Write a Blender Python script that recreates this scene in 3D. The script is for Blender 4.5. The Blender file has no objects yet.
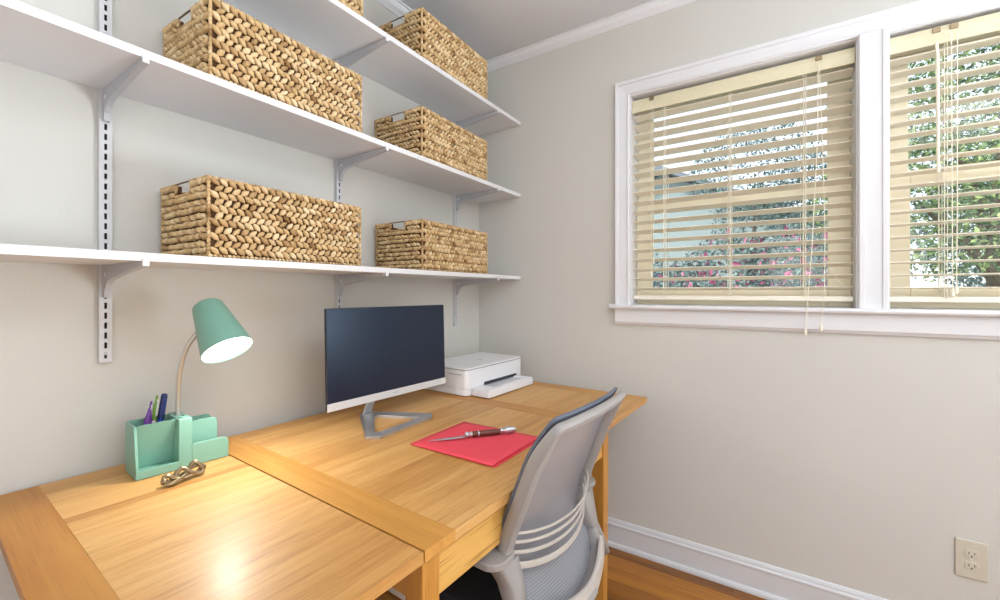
import bpy, math, random
from math import sin, cos, pi, radians, sqrt, exp
from mathutils import Vector, Matrix
random.seed(7)
scene = bpy.context.scene
COL = scene.collection

# ------------------------------------------------------------------ mesh builder
class MB:
    def __init__(self):
        self.v = []; self.f = []; self.m = []; self.tone = []; self.cm = 0; self.ct = 0.5; self.X = None
    def _add(self, vs, fs):
        o = len(self.v)
        if self.X is not None:
            vs = [self.X @ Vector(p) for p in vs]
        self.v += [tuple(p) for p in vs]
        for f in fs:
            self.f.append(tuple(i + o for i in f)); self.m.append(self.cm); self.tone.append(self.ct)
    def box(self, a, b):
        x0, y0, z0 = [min(a[i], b[i]) for i in range(3)]; x1, y1, z1 = [max(a[i], b[i]) for i in range(3)]
        vs = [(x0,y0,z0),(x1,y0,z0),(x1,y1,z0),(x0,y1,z0),(x0,y0,z1),(x1,y0,z1),(x1,y1,z1),(x0,y1,z1)]
        self._add(vs, [(0,3,2,1),(4,5,6,7),(0,1,5,4),(1,2,6,5),(2,3,7,6),(3,0,4,7)])
        return self
    def hexa(self, vs):   # bottom 4 ccw, top 4 ccw
        self._add(vs, [(0,3,2,1),(4,5,6,7),(0,1,5,4),(1,2,6,5),(2,3,7,6),(3,0,4,7)]); return self
    def prism(self, pts, axis, a, b):
        """extrude closed 2-D outline along axis ('x','y','z') from a to b; pts are the other two coords in order"""
        def mk(p, t):
            if axis == 'x': return (t, p[0], p[1])
            if axis == 'y': return (p[0], t, p[1])
            return (p[0], p[1], t)
        n = len(pts)
        vs = [mk(p, a) for p in pts] + [mk(p, b) for p in pts]
        fs = [tuple(range(n))[::-1], tuple(range(n, 2*n))] + [(i, (i+1) % n, n + (i+1) % n, n + i) for i in range(n)]
        self._add(vs, fs); return self
    def tube(self, pts, r, n=10, closed=False, caps=True, flat=None):
        """tube along pts; r number or list; flat=(axis Vector, rw, rt) rectangular-ish oval section"""
        P = [Vector(p) for p in pts]; N = len(P)
        R = r if isinstance(r, (list, tuple)) else [r] * N
        T = []
        for i in range(N):
            if closed: t = P[(i+1) % N] - P[i-1]
            elif i == 0: t = P[1] - P[0]
            elif i == N-1: t = P[-1] - P[-2]
            else: t = P[i+1] - P[i-1]
            T.append(t.normalized())
        up = Vector((0,0,1)) if abs(T[0].z) < 0.9 else Vector((1,0,0))
        nrm = (up - T[0] * up.dot(T[0])).normalized()
        vs = []
        for i in range(N):
            nrm = (nrm - T[i] * nrm.dot(T[i])).normalized()
            a = nrm
            b = T[i].cross(a)
            if flat is not None:
                ax = flat[0] if not callable(flat[0]) else flat[0](i)
                a = (ax - T[i] * ax.dot(T[i])).normalized(); b = T[i].cross(a)
            for k in range(n):
                t = 2 * pi * k / n
                c, s = cos(t), sin(t)
                if flat is not None:
                    e = 0.45
                    c = math.copysign(abs(c) ** e, c); s = math.copysign(abs(s) ** e, s)
                    vs.append(P[i] + a * (c * flat[1] * R[i]) + b * (s * flat[2] * R[i]))
                else:
                    vs.append(P[i] + a * (c * R[i]) + b * (s * R[i]))
        fs = []
        for i in range(N if closed else N-1):
            j = (i+1) % N
            for k in range(n):
                fs.append((i*n+k, i*n+(k+1) % n, j*n+(k+1) % n, j*n+k))
        if not closed and caps:
            fs.append(tuple(range(n))[::-1]); fs.append(tuple(range((N-1)*n, N*n)))
        self._add(vs, fs); return self
    def lathe(self, prof, n=32, origin=(0,0,0), axis=(0,0,1)):
        """prof: (r, h) list"""
        q = Vector((0,0,1)).rotation_difference(Vector(axis).normalized()); o = Vector(origin)
        vs = []; fs = []; m = len(prof)
        for (r, h) in prof:
            for k in range(n):
                t = 2*pi*k/n
                vs.append(o + q @ Vector((r*cos(t), r*sin(t), h)))
        for i in range(m-1):
            for k in range(n):
                fs.append((i*n+k, i*n+(k+1) % n, (i+1)*n+(k+1) % n, (i+1)*n+k))
        if prof[0][0] > 1e-6: fs.append(tuple(range(n))[::-1])
        if prof[-1][0] > 1e-6: fs.append(tuple(range((m-1)*n, m*n)))
        self._add(vs, fs); return self
    def ring_lathe(self, prof, n=32, origin=(0,0,0), axis=(0,0,1)):
        """closed profile revolved"""
        q = Vector((0,0,1)).rotation_difference(Vector(axis).normalized()); o = Vector(origin)
        vs = []; fs = []; m = len(prof)
        for (r, h) in prof:
            for k in range(n):
                t = 2*pi*k/n
                vs.append(o + q @ Vector((r*cos(t), r*sin(t), h)))
        for i in range(m):
            j = (i+1) % m
            for k in range(n):
                fs.append((i*n+k, i*n+(k+1) % n, j*n+(k+1) % n, j*n+k))
        self._add(vs, fs); return self
    def ball(self, c, r, sx=1, sy=1, sz=1, n=12, M=None):
        c = Vector(c); vs = []; fs = []; h = n // 2
        pts = [Vector((0,0,1))]
        for i in range(1, h):
            for k in range(n):
                a = pi*i/h; b = 2*pi*k/n
                pts.append(Vector((sin(a)*cos(b), sin(a)*sin(b), cos(a))))
        pts.append(Vector((0,0,-1)))
        for p in pts:
            q = Vector((p.x*sx*r, p.y*sy*r, p.z*sz*r))
            if M is not None: q = M @ q
            vs.append(c + q)
        for k in range(n):
            fs.append((0, 1+k, 1+(k+1) % n))
            for i in range(h-2):
                a = 1+i*n
                fs.append((a+k, a+n+k, a+n+(k+1) % n, a+(k+1) % n))
            fs.append((1+(h-2)*n+k, len(pts)-1, 1+(h-2)*n+(k+1) % n))
        self._add(vs, fs); return self
    def grid(self, fn, nu, nv, thick=None):
        vs = [fn(i/nu, j/nv) for j in range(nv+1) for i in range(nu+1)]
        fs = [(j*(nu+1)+i, j*(nu+1)+i+1, (j+1)*(nu+1)+i+1, (j+1)*(nu+1)+i) for j in range(nv) for i in range(nu)]
        self._add(vs, fs); return self
    def build(self, name, mats, parent=None, smooth=None, bevel=0, seg=2, angle=35, kind=None, hide=False):
        me = bpy.data.meshes.new(name)
        me.from_pydata(self.v, [], self.f)
        if not isinstance(mats, (list, tuple)): mats = [mats]
        for m in mats: me.materials.append(m)
        if any(self.m): me.polygons.foreach_set('material_index', self.m)
        at = me.attributes.new('tone', 'FLOAT', 'FACE'); at.data.foreach_set('value', self.tone)
        me.update(); me.validate()
        import bmesh
        bm = bmesh.new(); bm.from_mesh(me)
        if len(bm.faces) < 60000: bmesh.ops.recalc_face_normals(bm, faces=bm.faces)
        bm.to_mesh(me); bm.free()
        o = bpy.data.objects.new(name, me); COL.objects.link(o)
        if smooth is not False:
            me.polygons.foreach_set('use_smooth', [True]*len(me.polygons))
            if smooth is None:
                me.set_sharp_from_angle(angle=radians(angle))
        if bevel:
            b = o.modifiers.new('bevel', 'BEVEL'); b.width = bevel; b.segments = seg; b.limit_method = 'ANGLE'
            b.angle_limit = radians(35); b.harden_normals = True
        if parent is not None: o.parent = parent
        if kind: o['kind'] = kind
        return o

def tag(o, label=None, cat=None, group=None, kind=None):
    if label: o['label'] = label
    if cat: o['category'] = cat
    if group: o['group'] = group
    if kind: o['kind'] = kind
    return o
def empty(name, loc=(0,0,0), rz=0, **k):
    o = bpy.data.objects.new(name, None); COL.objects.link(o); o.location = loc; o.rotation_euler = (0,0,rz)
    o.empty_display_size = 0.05
    return tag(o, **k)
def copy_tree(o, parent=None):
    kids = list(o.children)
    c = o.copy(); COL.objects.link(c); c.parent = parent
    for ch in kids: copy_tree(ch, c)
    return c

# ------------------------------------------------------------------ materials
def new_mat(name):
    m = bpy.data.materials.new(name); m.use_nodes = True
    nt = m.node_tree; b = nt.nodes['Principled BSDF']
    return m, nt, b
def srgb(r, g, b):
    f = lambda c: (c/255/12.92) if c/255 <= .04045 else ((c/255+.055)/1.055)**2.4
    return (f(r), f(g), f(b), 1)
def plain(name, col, rough=0.5, metal=0, noise=0.04, nscale=30, bump=0, bscale=200, coat=0, spec=0.5):
    m, nt, b = new_mat(name)
    N = nt.nodes; L = nt.links
    tc = N.new('ShaderNodeTexCoord'); nz = N.new('ShaderNodeTexNoise'); nz.inputs['Scale'].default_value = nscale
    nz.inputs['Detail'].default_value = 3
    L.new(tc.outputs['Object'], nz.inputs['Vector'])
    mx = N.new('ShaderNodeMix'); mx.data_type = 'RGBA'
    mx.inputs['A'].default_value = tuple(c*(1-noise) for c in col[:3]) + (1,)
    mx.inputs['B'].default_value = tuple(min(1, c*(1+noise)) for c in col[:3]) + (1,)
    L.new(nz.outputs['Fac'], mx.inputs['Factor']); L.new(mx.outputs['Result'], b.inputs['Base Color'])
    b.inputs['Roughness'].default_value = rough; b.inputs['Metallic'].default_value = metal
    b.inputs['Specular IOR Level'].default_value = spec
    if coat: b.inputs['Coat Weight'].default_value = coat; b.inputs['Coat Roughness'].default_value = .15
    if bump:
        n2 = N.new('ShaderNodeTexNoise'); n2.inputs['Scale'].default_value = bscale; n2.inputs['Detail'].default_value = 2
        L.new(tc.outputs['Object'], n2.inputs['Vector'])
        bp = N.new('ShaderNodeBump'); bp.inputs['Strength'].default_value = bump; bp.inputs['Distance'].default_value = .002
        L.new(n2.outputs['Fac'], bp.inputs['Height']); L.new(bp.outputs['Normal'], b.inputs['Normal'])
    return m
def oak(name, along, dark, mid, light, rough=.5, gscale=1.0, coat=.16, pore=.75):
    """oak: grain runs along 'x' / 'y' / 'z' of the object"""
    m, nt, b = new_mat(name); N = nt.nodes; L = nt.links
    tc = N.new('ShaderNodeTexCoord')
    at = N.new('ShaderNodeAttribute'); at.attribute_name = 'tone'
    off = N.new('ShaderNodeVectorMath'); off.operation = 'SCALE'; off.inputs[0].default_value = (3.1, 5.7, 2.3)
    L.new(at.outputs['Fac'], off.inputs['Scale'])
    add = N.new('ShaderNodeVectorMath'); add.operation = 'ADD'
    L.new(tc.outputs['Object'], add.inputs[0]); L.new(off.outputs['Vector'], add.inputs[1])
    def stretched(along_s, cross_s):
        mp = N.new('ShaderNodeMapping')
        mp.inputs['Scale'].default_value = {'x': (along_s, cross_s, cross_s), 'y': (cross_s, along_s, cross_s), 'z': (cross_s, cross_s, along_s)}[along]
        L.new(add.outputs['Vector'], mp.inputs['Vector']); return mp
    n1 = N.new('ShaderNodeTexNoise'); n1.inputs['Scale'].default_value = 1; n1.inputs['Detail'].default_value = 5; n1.inputs['Roughness'].default_value = .6
    L.new(stretched(2.0*gscale, 34*gscale).outputs['Vector'], n1.inputs['Vector'])
    n2 = N.new('ShaderNodeTexNoise'); n2.inputs['Scale'].default_value = 1; n2.inputs['Detail'].default_value = 3
    L.new(stretched(9*gscale, 260*gscale).outputs['Vector'], n2.inputs['Vector'])
    n3 = N.new('ShaderNodeTexNoise'); n3.inputs['Scale'].default_value = 1; n3.inputs['Detail'].default_value = 2; n3.inputs['Distortion'].default_value = .6
    L.new(stretched(.9, 7).outputs['Vector'], n3.inputs['Vector'])
    s1 = N.new('ShaderNodeMath'); s1.operation = 'MULTIPLY_ADD'; s1.inputs[1].default_value = .55
    L.new(n1.outputs['Fac'], s1.inputs[0])
    t1 = N.new('ShaderNodeMath'); t1.operation = 'MULTIPLY'; t1.inputs[1].default_value = .45; L.new(n3.outputs['Fac'], t1.inputs[0])
    L.new(t1.outputs[0], s1.inputs[2])
    s2 = N.new('ShaderNodeMath'); s2.operation = 'MULTIPLY_ADD'; s2.inputs[1].default_value = .62
    L.new(at.outputs['Fac'], s2.inputs[0]); L.new(s1.outputs[0], s2.inputs[2])
    s3 = N.new('ShaderNodeMath'); s3.operation = 'SUBTRACT'; s3.inputs[1].default_value = .31; L.new(s2.outputs[0], s3.inputs[0])
    cr = N.new('ShaderNodeValToRGB'); e = cr.color_ramp.elements
    e[0].position = .25; e[0].color = dark; e[1].position = .75; e[1].color = light
    x = e.new(.5); x.color = mid
    L.new(s3.outputs[0], cr.inputs['Fac'])
    pr = N.new('ShaderNodeValToRGB'); pe = pr.color_ramp.elements
    pe[0].position = .30; pe[0].color = (.62,.55,.45,1); pe[1].position = .44; pe[1].color = (1,1,1,1)
    L.new(n2.outputs['Fac'], pr.inputs['Fac'])
    mu = N.new('ShaderNodeMix'); mu.data_type = 'RGBA'; mu.blend_type = 'MULTIPLY'; mu.inputs['Factor'].default_value = pore
    L.new(cr.outputs['Color'], mu.inputs['A']); L.new(pr.outputs['Color'], mu.inputs['B'])
    L.new(mu.outputs['Result'], b.inputs['Base Color'])
    b.inputs['Roughness'].default_value = rough
    b.inputs['Coat Weight'].default_value = coat; b.inputs['Coat Roughness'].default_value = .27
    bp = N.new('ShaderNodeBump'); bp.inputs['Strength'].default_value = .12; bp.inputs['Distance'].default_value = .001
    L.new(n2.outputs['Fac'], bp.inputs['Height']); L.new(bp.outputs['Normal'], b.inputs['Normal'])
    return m
def toned(name, c0, c1, c2, rough=.7, nscale=60, trans=0):
    """colour picked by the per-piece 'tone' plus a little noise"""
    m, nt, b = new_mat(name); N = nt.nodes; L = nt.links
    at = N.new('ShaderNodeAttribute'); at.attribute_name = 'tone'
    tc = N.new('ShaderNodeTexCoord'); nz = N.new('ShaderNodeTexNoise'); nz.inputs['Scale'].default_value = nscale; nz.inputs['Detail'].default_value = 3
    L.new(tc.outputs['Object'], nz.inputs['Vector'])
    ma = N.new('ShaderNodeMath'); ma.operation = 'MULTIPLY_ADD'; ma.inputs[1].default_value = .5
    L.new(nz.outputs['Fac'], ma.inputs[0]); 
    sb = N.new('ShaderNodeMath'); sb.operation = 'SUBTRACT'; sb.inputs[1].default_value = .25
    L.new(at.outputs['Fac'], sb.inputs[0]); L.new(sb.outputs[0], ma.inputs[2])
    cr = N.new('ShaderNodeValToRGB'); e = cr.color_ramp.elements
    e[0].position = 0; e[0].color = c0; e[1].position = 1; e[1].color = c2; x = e.new(.5); x.color = c1
    L.new(ma.outputs[0], cr.inputs['Fac']); L.new(cr.outputs['Color'], b.inputs['Base Color'])
    b.inputs['Roughness'].default_value = rough
    return m

M_wall = plain('wall_paint', srgb(208,206,201), .85, noise=.015, nscale=3, bump=.15, bscale=120)
M_ceil = plain('ceiling_paint', srgb(205,204,206), .9, noise=.01, nscale=3, bump=.1)
M_trim = plain('trim_paint', srgb(224,224,228), .35, noise=.01)
M_base = plain('baseboard_paint', srgb(216,217,222), .35, noise=.01)
M_shelf = plain('shelf_melamine', srgb(226,226,229), .4, noise=.01)
M_steel = plain('bracket_paint', srgb(205,205,209), .38, noise=.01, metal=.0)
M_slot = plain('slot_dark', srgb(40,40,42), .8)
M_val = plain('valance_cream', srgb(222,214,184), .5)
M_bracket = plain('bracket_grey', srgb(184,184,190), .42, noise=.01)
M_cream = plain('sash_paint', srgb(244,234,208), .45, noise=.02)
M_slat = plain('slat_cream', srgb(240,232,216), .45, noise=.015)
M_cord = plain('cord_cream', srgb(238,232,214), .8)
M_oakx = oak('oak_along', 'x', srgb(176,122,60), srgb(205,155,90), srgb(222,178,116), gscale=1.25)
M_oaky = oak('oak_across', 'y', srgb(176,116,48), srgb(198,142,66), srgb(212,160,86), pore=.35)
M_apron = oak('oak_apron', 'x', srgb(180,122,50), srgb(208,156,76), srgb(222,174,96), gscale=.55, pore=1)
M_oakz = oak('oak_upright', 'z', srgb(160,100,36), srgb(190,132,54), srgb(206,152,74))
M_floor = oak('floor_boards', 'y', srgb(114,66,10), srgb(160,98,22), srgb(186,122,34), rough=.28, gscale=.8)
M_green = plain('mint_plastic', srgb(122,169,153), .38, noise=.02)
M_nickel = plain('brushed_nickel', srgb(200,197,192), .42, metal=.55)
M_silver = plain('silver_metal', srgb(196,198,204), .28, metal=.85)
M_chin = plain('monitor_chin', srgb(216,217,220), .4, metal=.1)
M_black = plain('black_plastic', srgb(28,28,32), .45)
M_printer = plain('printer_white', srgb(232,232,236), .42, noise=.01)
M_pgrey = plain('printer_grey', srgb(120,124,134), .5)
M_pgrey2 = plain('tray_grey', srgb(196,200,208), .5)
M_pdark = plain('printer_dark', srgb(46,50,60), .5)
M_red = plain('red_paper', srgb(230,72,88), .7, noise=.03)
M_dkwood = plain('knife_wood', srgb(96,50,34), .4, noise=.2, nscale=120)
M_bronze = plain('bronze_metal', srgb(150,132,104), .35, metal=.85, noise=.25, nscale=60)
M_chair = plain('chair_plastic', srgb(156,151,149), .5)
M_chairl = plain('chair_light_plastic', srgb(198,191,184), .5)
M_chaird = plain('chair_trim', srgb(92,98,112), .5)
M_seat = plain('seat_fabric', srgb(36,34,40), .95, bump=.3, bscale=400)
M_outlet = plain('outlet_plastic', srgb(206,200,184), .4)
M_purple = plain('purple_ink', srgb(104,52,142), .35)
M_blue = plain('blue_ink', srgb(40,72,176), .35)
M_navy = plain('navy_cap', srgb(24,36,92), .35)
M_penw = plain('pen_white', srgb(226,224,226), .35)
M_leafpen = plain('pen_green', srgb(120,160,70), .4)
M_dot = plain('logo_grey', srgb(176,178,186), .5)
M_reed = toned('water_hyacinth', srgb(142,104,62), srgb(208,175,126), srgb(236,214,174), .7, 90)
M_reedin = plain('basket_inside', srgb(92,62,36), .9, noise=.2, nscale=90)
M_wire = plain('basket_wire', srgb(110,84,54), .6)

def screen_mat():
    m, nt, b = new_mat('screen_glass')
    b.inputs['Base Color'].default_value = srgb(22,28,48); b.inputs['Roughness'].default_value = .3
    b.inputs['Specular IOR Level'].default_value = .7; b.inputs['Specular Tint'].default_value = (.6,.78,1,1)
    N = nt.nodes; L = nt.links
    tc = N.new('ShaderNodeTexCoord'); nz = N.new('ShaderNodeTexNoise'); nz.inputs['Scale'].default_value = 900
    L.new(tc.outputs['Object'], nz.inputs['Vector'])
    bp = N.new('ShaderNodeBump'); bp.inputs['Strength'].default_value = .05; bp.inputs['Distance'].default_value = .0005
    L.new(nz.outputs['Fac'], bp.inputs['Height']); L.new(bp.outputs['Normal'], b.inputs['Normal'])
    return m
M_screen = screen_mat()
def glass_mat():
    m, nt, b = new_mat('window_glass'); N = nt.nodes; L = nt.links
    out = N['Material Output']
    tr = N.new('ShaderNodeBsdfTransparent'); tr.inputs['Color'].default_value = (.95,.97,.96,1)
    gl = N.new('ShaderNodeBsdfGlossy'); gl.inputs['Roughness'].default_value = .02
    mx = N.new('ShaderNodeMixShader'); fr = N.new('ShaderNodeFresnel'); fr.inputs['IOR'].default_value = 1.35
    L.new(fr.outputs[0], mx.inputs[0]); L.new(tr.outputs[0], mx.inputs[1]); L.new(gl.outputs[0], mx.inputs[2])
    L.new(mx.outputs[0], out.inputs['Surface']); return m
M_glass = glass_mat()
def mesh_fabric():
    m, nt, b = new_mat('chair_mesh'); N = nt.nodes; L = nt.links
    out = N['Material Output']; b.inputs['Base Color'].default_value = srgb(160,160,167); b.inputs['Roughness'].default_value = .8
    tc = N.new('ShaderNodeTexCoord'); wv = N.new('ShaderNodeTexWave'); wv.wave_type = 'BANDS'; wv.bands_direction = 'Z'
    wv.inputs['Scale'].default_value = 55; wv.inputs['Distortion'].default_value = .4
    L.new(tc.outputs['Object'], wv.inputs['Vector'])
    mr = N.new('ShaderNodeMapRange'); mr.inputs['To Min'].default_value = .62; mr.inputs['To Max'].default_value = .86
    L.new(wv.outputs['Fac'], mr.inputs['Value'])
    tr = N.new('ShaderNodeBsdfTransparent'); mx = N.new('ShaderNodeMixShader')
    L.new(mr.outputs['Result'], mx.inputs[0]); L.new(tr.outputs[0], mx.inputs[1]); L.new(b.outputs[0], mx.inputs[2])
    L.new(mx.outputs[0], out.inputs['Surface']); return m
M_mesh = mesh_fabric()
def emit(name, col, s):
    m, nt, b = new_mat(name)
    b.inputs['Base Color'].default_value = (.9,.9,.9,1)
    b.inputs['Emission Color'].default_value = col; b.inputs['Emission Strength'].default_value = s
    return m

# ------------------------------------------------------------------ room shell
XN, YN, ZC = -3.3, -3.9, 2.52       # near walls (behind the camera) and the ceiling
WT = .16                            # window-wall thickness
OY = [(-1.700, -.876), (-2.610, -1.783)]    # the two window openings (y range)
OZ0, OZ1 = 1.135, 2.137
b = MB(); b.box((XN-.12, YN-.12, -.12), (WT, .12, 0))
# floor boards as real boards on the slab
fl = MB(); xx = XN; k = 0
while xx < -.001:
    x2 = min(xx + .0825, 0)
    yy = YN + random.random()*-.9
    while yy < 0:
        y2 = yy + random.uniform(.7, 1.4)
        a0, a1 = max(yy, YN), min(y2, 0)
        if a1 > a0 + .01:
            fl.ct = random.uniform(.2, .8); fl.box((xx+.0004, a0+.0004, -.02), (x2-.0004, a1-.0004, 0))
        yy = y2
    xx = x2
o = fl.build('floor', M_floor, kind='structure')
b = MB(); b.box((XN-.12, YN-.12, ZC), (WT, .12, ZC+.1)); b.build('ceiling', M_ceil, kind='structure')
b = MB(); b.box((XN-.12, 0, -.12), (WT, .12, ZC)); b.build('wall_left', M_wall, kind='structure')
b = MB()
b.box((0, YN-.12, -.12), (WT, 0, OZ0)); b.box((0, YN-.12, OZ1), (WT, 0, ZC))
b.box((0, OY[0][1], OZ0), (WT, 0, OZ1)); b.box((0, OY[1][1], OZ0), (WT, OY[0][0], OZ1)); b.box((0, YN-.12, OZ0), (WT, OY[1][0], OZ1))
b.build('wall_right', M_wall, smooth=False, kind='structure')
b = MB(); b.box((XN-.12, YN-.12, -.12), (XN, 0, ZC)); b.build('wall_near', M_wall, kind='structure')
b = MB(); b.box((XN, YN-.12, -.12), (0, YN, ZC)); b.build('wall_back', M_wall, kind='structure')
# crown moulding
cp = [(0,0),(0,-.046),(-.006,-.046),(-.008,-.040),(-.014,-.034),(-.024,-.026),(-.031,-.015),(-.034,-.008),(-.042,-.006),(-.042,0)]
b = MB(); b.prism([(p[0], ZC+p[1]) for p in cp], 'y', YN, 0); b.build('trim_1', M_trim, smooth=False, kind='structure')
b = MB(); b.prism([(p[0], ZC+p[1]) for p in cp], 'x', XN, -.043); b.build('trim_2', M_trim, smooth=False, kind='structure')
# baseboards: board, cap bead, shoe
bp_ = [(0,0),(-.026,0),(-.026,.010),(-.022,.018),(-.014,.021),(-.013,.095),(-.016,.099),(-.016,.106),(-.010,.110),(-.009,.118),(-.005,.126),(0,.128)]
b = MB(); b.prism(bp_, 'y', YN, 0); b.build('baseboard_right', M_base, smooth=False, kind='structure')
b = MB(); b.prism(bp_, 'x', XN, -.027); b.build('baseboard_left', M_base, smooth=False, kind='structure')

# window casing, stool, apron (trim) -------------------------------------------------
CW = .066
def casing_prof(w):   # (offset from opening outwards, proud of wall)
    return [(0,0),(0,.012),(.006,.016),(.012,.013),(w-.018,.017),(w-.016,.024),(w-.004,.026),(w,.020),(w,0)]
yl, yr = OY[0][1], OY[1][0]
b = MB()
# left leg, right leg, head with mitres
def leg(yopen, s):
    pr = casing_prof(CW); n = len(pr)
    vs = [(-p[1], yopen + s*p[0], OZ0+.02) for p in pr] + [(-p[1], yopen + s*p[0], OZ1 + p[0]) for p in pr]
    b._add(vs, [tuple(range(n)), tuple(range(n, 2*n))] + [(i, (i+1) % n, n+(i+1) % n, n+i) for i in range(n)])
leg(yl, 1); leg(yr, -1)
pr = casing_prof(CW); n = len(pr)
vs = [(-p[1], yl+p[0], OZ1+p[0]) for p in pr] + [(-p[1], yr-p[0], OZ1+p[0]) for p in pr]
b._add(vs, [tuple(range(n)), tuple(range(n, 2*n))] + [(i, (i+1) % n, n+(i+1) % n, n+i) for i in range(n)])
# mullion casing
m0, m1 = OY[1][1], OY[0][0]
b.prism([(0,m0),(-.014,m0),(-.018,m0+.004),(-.018,m0+.016),(-.013,m0+.019),(-.013,m1-.019),(-.018,m1-.016),(-.018,m1-.004),(-.014,m1),(0,m1)][::-1], 'z', OZ0+.02, OZ1+.002)
b.build('trim_3', M_trim, smooth=False, kind='structure')
b = MB()
b.prism([(.0,1.135),(-.036,1.135),(-.042,1.139),(-.044,1.145),(-.042,1.151),(-.036,1.155),(0,1.155)], 'y', yr-CW-.02, yl+CW+.022)
for (a0, a1) in OY: b.box((0, a0, 1.135), (WT-.01, a1, 1.155))
b.prism([(0,1.062),(-.010,1.062),(-.014,1.070),(-.018,1.074),(-.018,1.135),(0,1.135)], 'y', yr-CW, yl+CW)
b.build('trim_4', M_trim, smooth=False, kind='structure')

# windows: double-hung sashes
def window(idx, y0, y1):
    b = MB(); t = .004; z0, z1 = 1.155, OZ1
    b.box((.0, y1-t, z0), (WT-.01, y1, z1)); b.box((0, y0, z0), (WT-.01, y0+t, z1)); b.box((0, y0+t, z1-t), (WT-.01, y1-t, z1))
    w = b.build('window_%d' % idx, M_trim, smooth=False, kind='structure')
    yi0, yi1 = y0+t+.001, y1-t-.001; cx = .060
    def sash(name, x0, x1, za, zb, stile, rb, rt):
        s = MB()
        s.box((x0, yi0, za), (x1, yi0+stile, zb)); s.box((x0, yi1-stile, za), (x1, yi1, zb))
        s.box((x0, yi0+stile, za), (x1, yi1-stile, za+rb)); s.box((x0, yi0+stile, zb-rt), (x1, yi1-stile, zb))
        o = s.build(name, M_cream, w, bevel=.003)
        g = MB(); g.box(((x0+x1)/2-.002, yi0+stile-.004, za+rb-.004), ((x0+x1)/2+.002, yi1-stile+.004, zb-rt+.004))
        g.build('glass_pane', M_glass, o, smooth=False)
        return o
    st = .072
    lo = sash('lower_sash', .100, .126, z0+.001, 1.640, st, .070, .036)
    up = sash('upper_sash', .128, .150, 1.606, z1-t-.001, st, .056, .060)
    lk = MB(); lk.box((.104, (y0+y1)/2-.03, 1.6405), (.122, (y0+y1)/2+.03, 1.648)); lk.tube([(.113,(y0+y1)/2,1.652),(.106,(y0+y1)/2+.028,1.654)], .005)
    lk.build('sash_lock', M_cream, w)
    # parting stop
    return w
window(1, *OY[0]); window(2, *OY[1])

# ------------------------------------------------------------------ blinds
def blind(y0, y1, label, tilt):
    r = empty('window_blind', (.058, (y0+y1)/2, 2.12), label=label, cat='window blind', group='cream slatted blinds in the windows')
    hw = (y1-y0)/2 - .007
    def P(x, y, z): return (x, y, z-2.12)
    b = MB(); b.box(P(-.024,-hw,2.072), P(.024,hw,2.120)); b.build('headrail', M_slat, r, bevel=.002)
    b = MB(); b.prism([(-.036,2.060-2.12),(-.028,2.060-2.12),(-.026,2.119-2.12),(-.033,2.119-2.12),(-.037,2.10-2.12)], 'y', -hw-.002, hw+.002)
    b.build('valance', M_val, r, smooth=False, bevel=.001)
    b = MB(); z = 1.228; zs = []
    while z < 2.055:
        zs.append(z); z += .0452
    a = -radians(tilt)
    for z in zs:
        c, s = cos(a), sin(a)
        def q(x, h): return (x*c - h*s, z-2.12 + x*s + h*c)
        prof = [q(-.0254,-.0012), q(-.0254,.0012), q(-.012,.0021), q(0,.0024), q(.012,.0021), q(.0254,.0012), q(.0254,-.0012), q(.012,-.0005), q(0,-.0002), q(-.012,-.0005)]
        b.prism([(p[0], p[1]) for p in prof], 'y', -hw, hw)
    b.build('slats', M_slat, r, smooth=False)
    b = MB(); b.box(P(-.026,-hw,1.178), P(.026,hw,1.198)); b.build('bottom_rail', M_slat, r, bevel=.004)
    L_ = [.262, .0, -.257]
    for yy in L_:
        b = MB()
        for sx in (-.0285, .0285):
            for dy in (-.0035, .0035):
                b.tube([P(sx, yy+dy, 1.19), P(sx, yy+dy, 2.075)], .0013, 5)
        for z in zs:
            b.tube([P(-.0285, yy-.0035, z-.004), P(.0285, yy-.0035, z+.003)], .0006, 4)
        b.tube([P(0, yy+.012, 1.19), P(0, yy+.012, 2.075)], .0009, 5)
        b.build('ladder_cord', M_cord, r)
    return r, hw
BL, hw1 = blind(*OY[0], 'cream horizontal slat blind filling the left window, nearer the shelves', 13)
def hang(parent, pts, name, r_=.0013, tassel=True, mat=None):
    b = MB(); b.tube(pts, r_, 6)
    e = Vector(pts[-1])
    o = b.build(name, mat or M_cord, parent)
    if tassel:
        t = MB(); t.lathe([(.0015,.012),(.004,.006),(.0055,-.012),(.004,-.016),(.001,-.017)], 10, tuple(e)); t.build('tassel', M_slat, o)
    return o
def bl(parent, y, z, x=-.041): return (x, y - parent.location.y, z - 2.12)
# tilt cords on the left of the left blind, lift cords on its right
hang(BL, [bl(BL,-.967,2.07,-.036), bl(BL,-.967,1.9), bl(BL,-.968,1.45), bl(BL,-.968,1.30)], 'tilt_cord')
hang(BL, [bl(BL,-.975,2.07,-.036), bl(BL,-.976,1.9), bl(BL,-.978,1.50), bl(BL,-.978,1.36)], 'tilt_cord')
hang(BL, [bl(BL,-1.586,2.085,-.042), bl(BL,-1.584,1.8,-.048), bl(BL,-1.566,1.4,-.075), bl(BL,-1.548,1.14,-.105), bl(BL,-1.544,1.068,-.108)], 'lift_cord', .0015)
hang(BL, [bl(BL,-1.590,2.085,-.042), bl(BL,-1.598,1.8,-.046), bl(BL,-1.606,1.45,-.052), bl(BL,-1.600,1.20,-.106), bl(BL,-1.590,1.085,-.108)], 'lift_cord', .0012)
hang(BL, [bl(BL,-1.606,1.34,-.044), bl(BL,-1.65,1.25,-.044), bl(BL,-1.684,1.196,-.036)], 'loose_cord', .0010, False)
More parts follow.
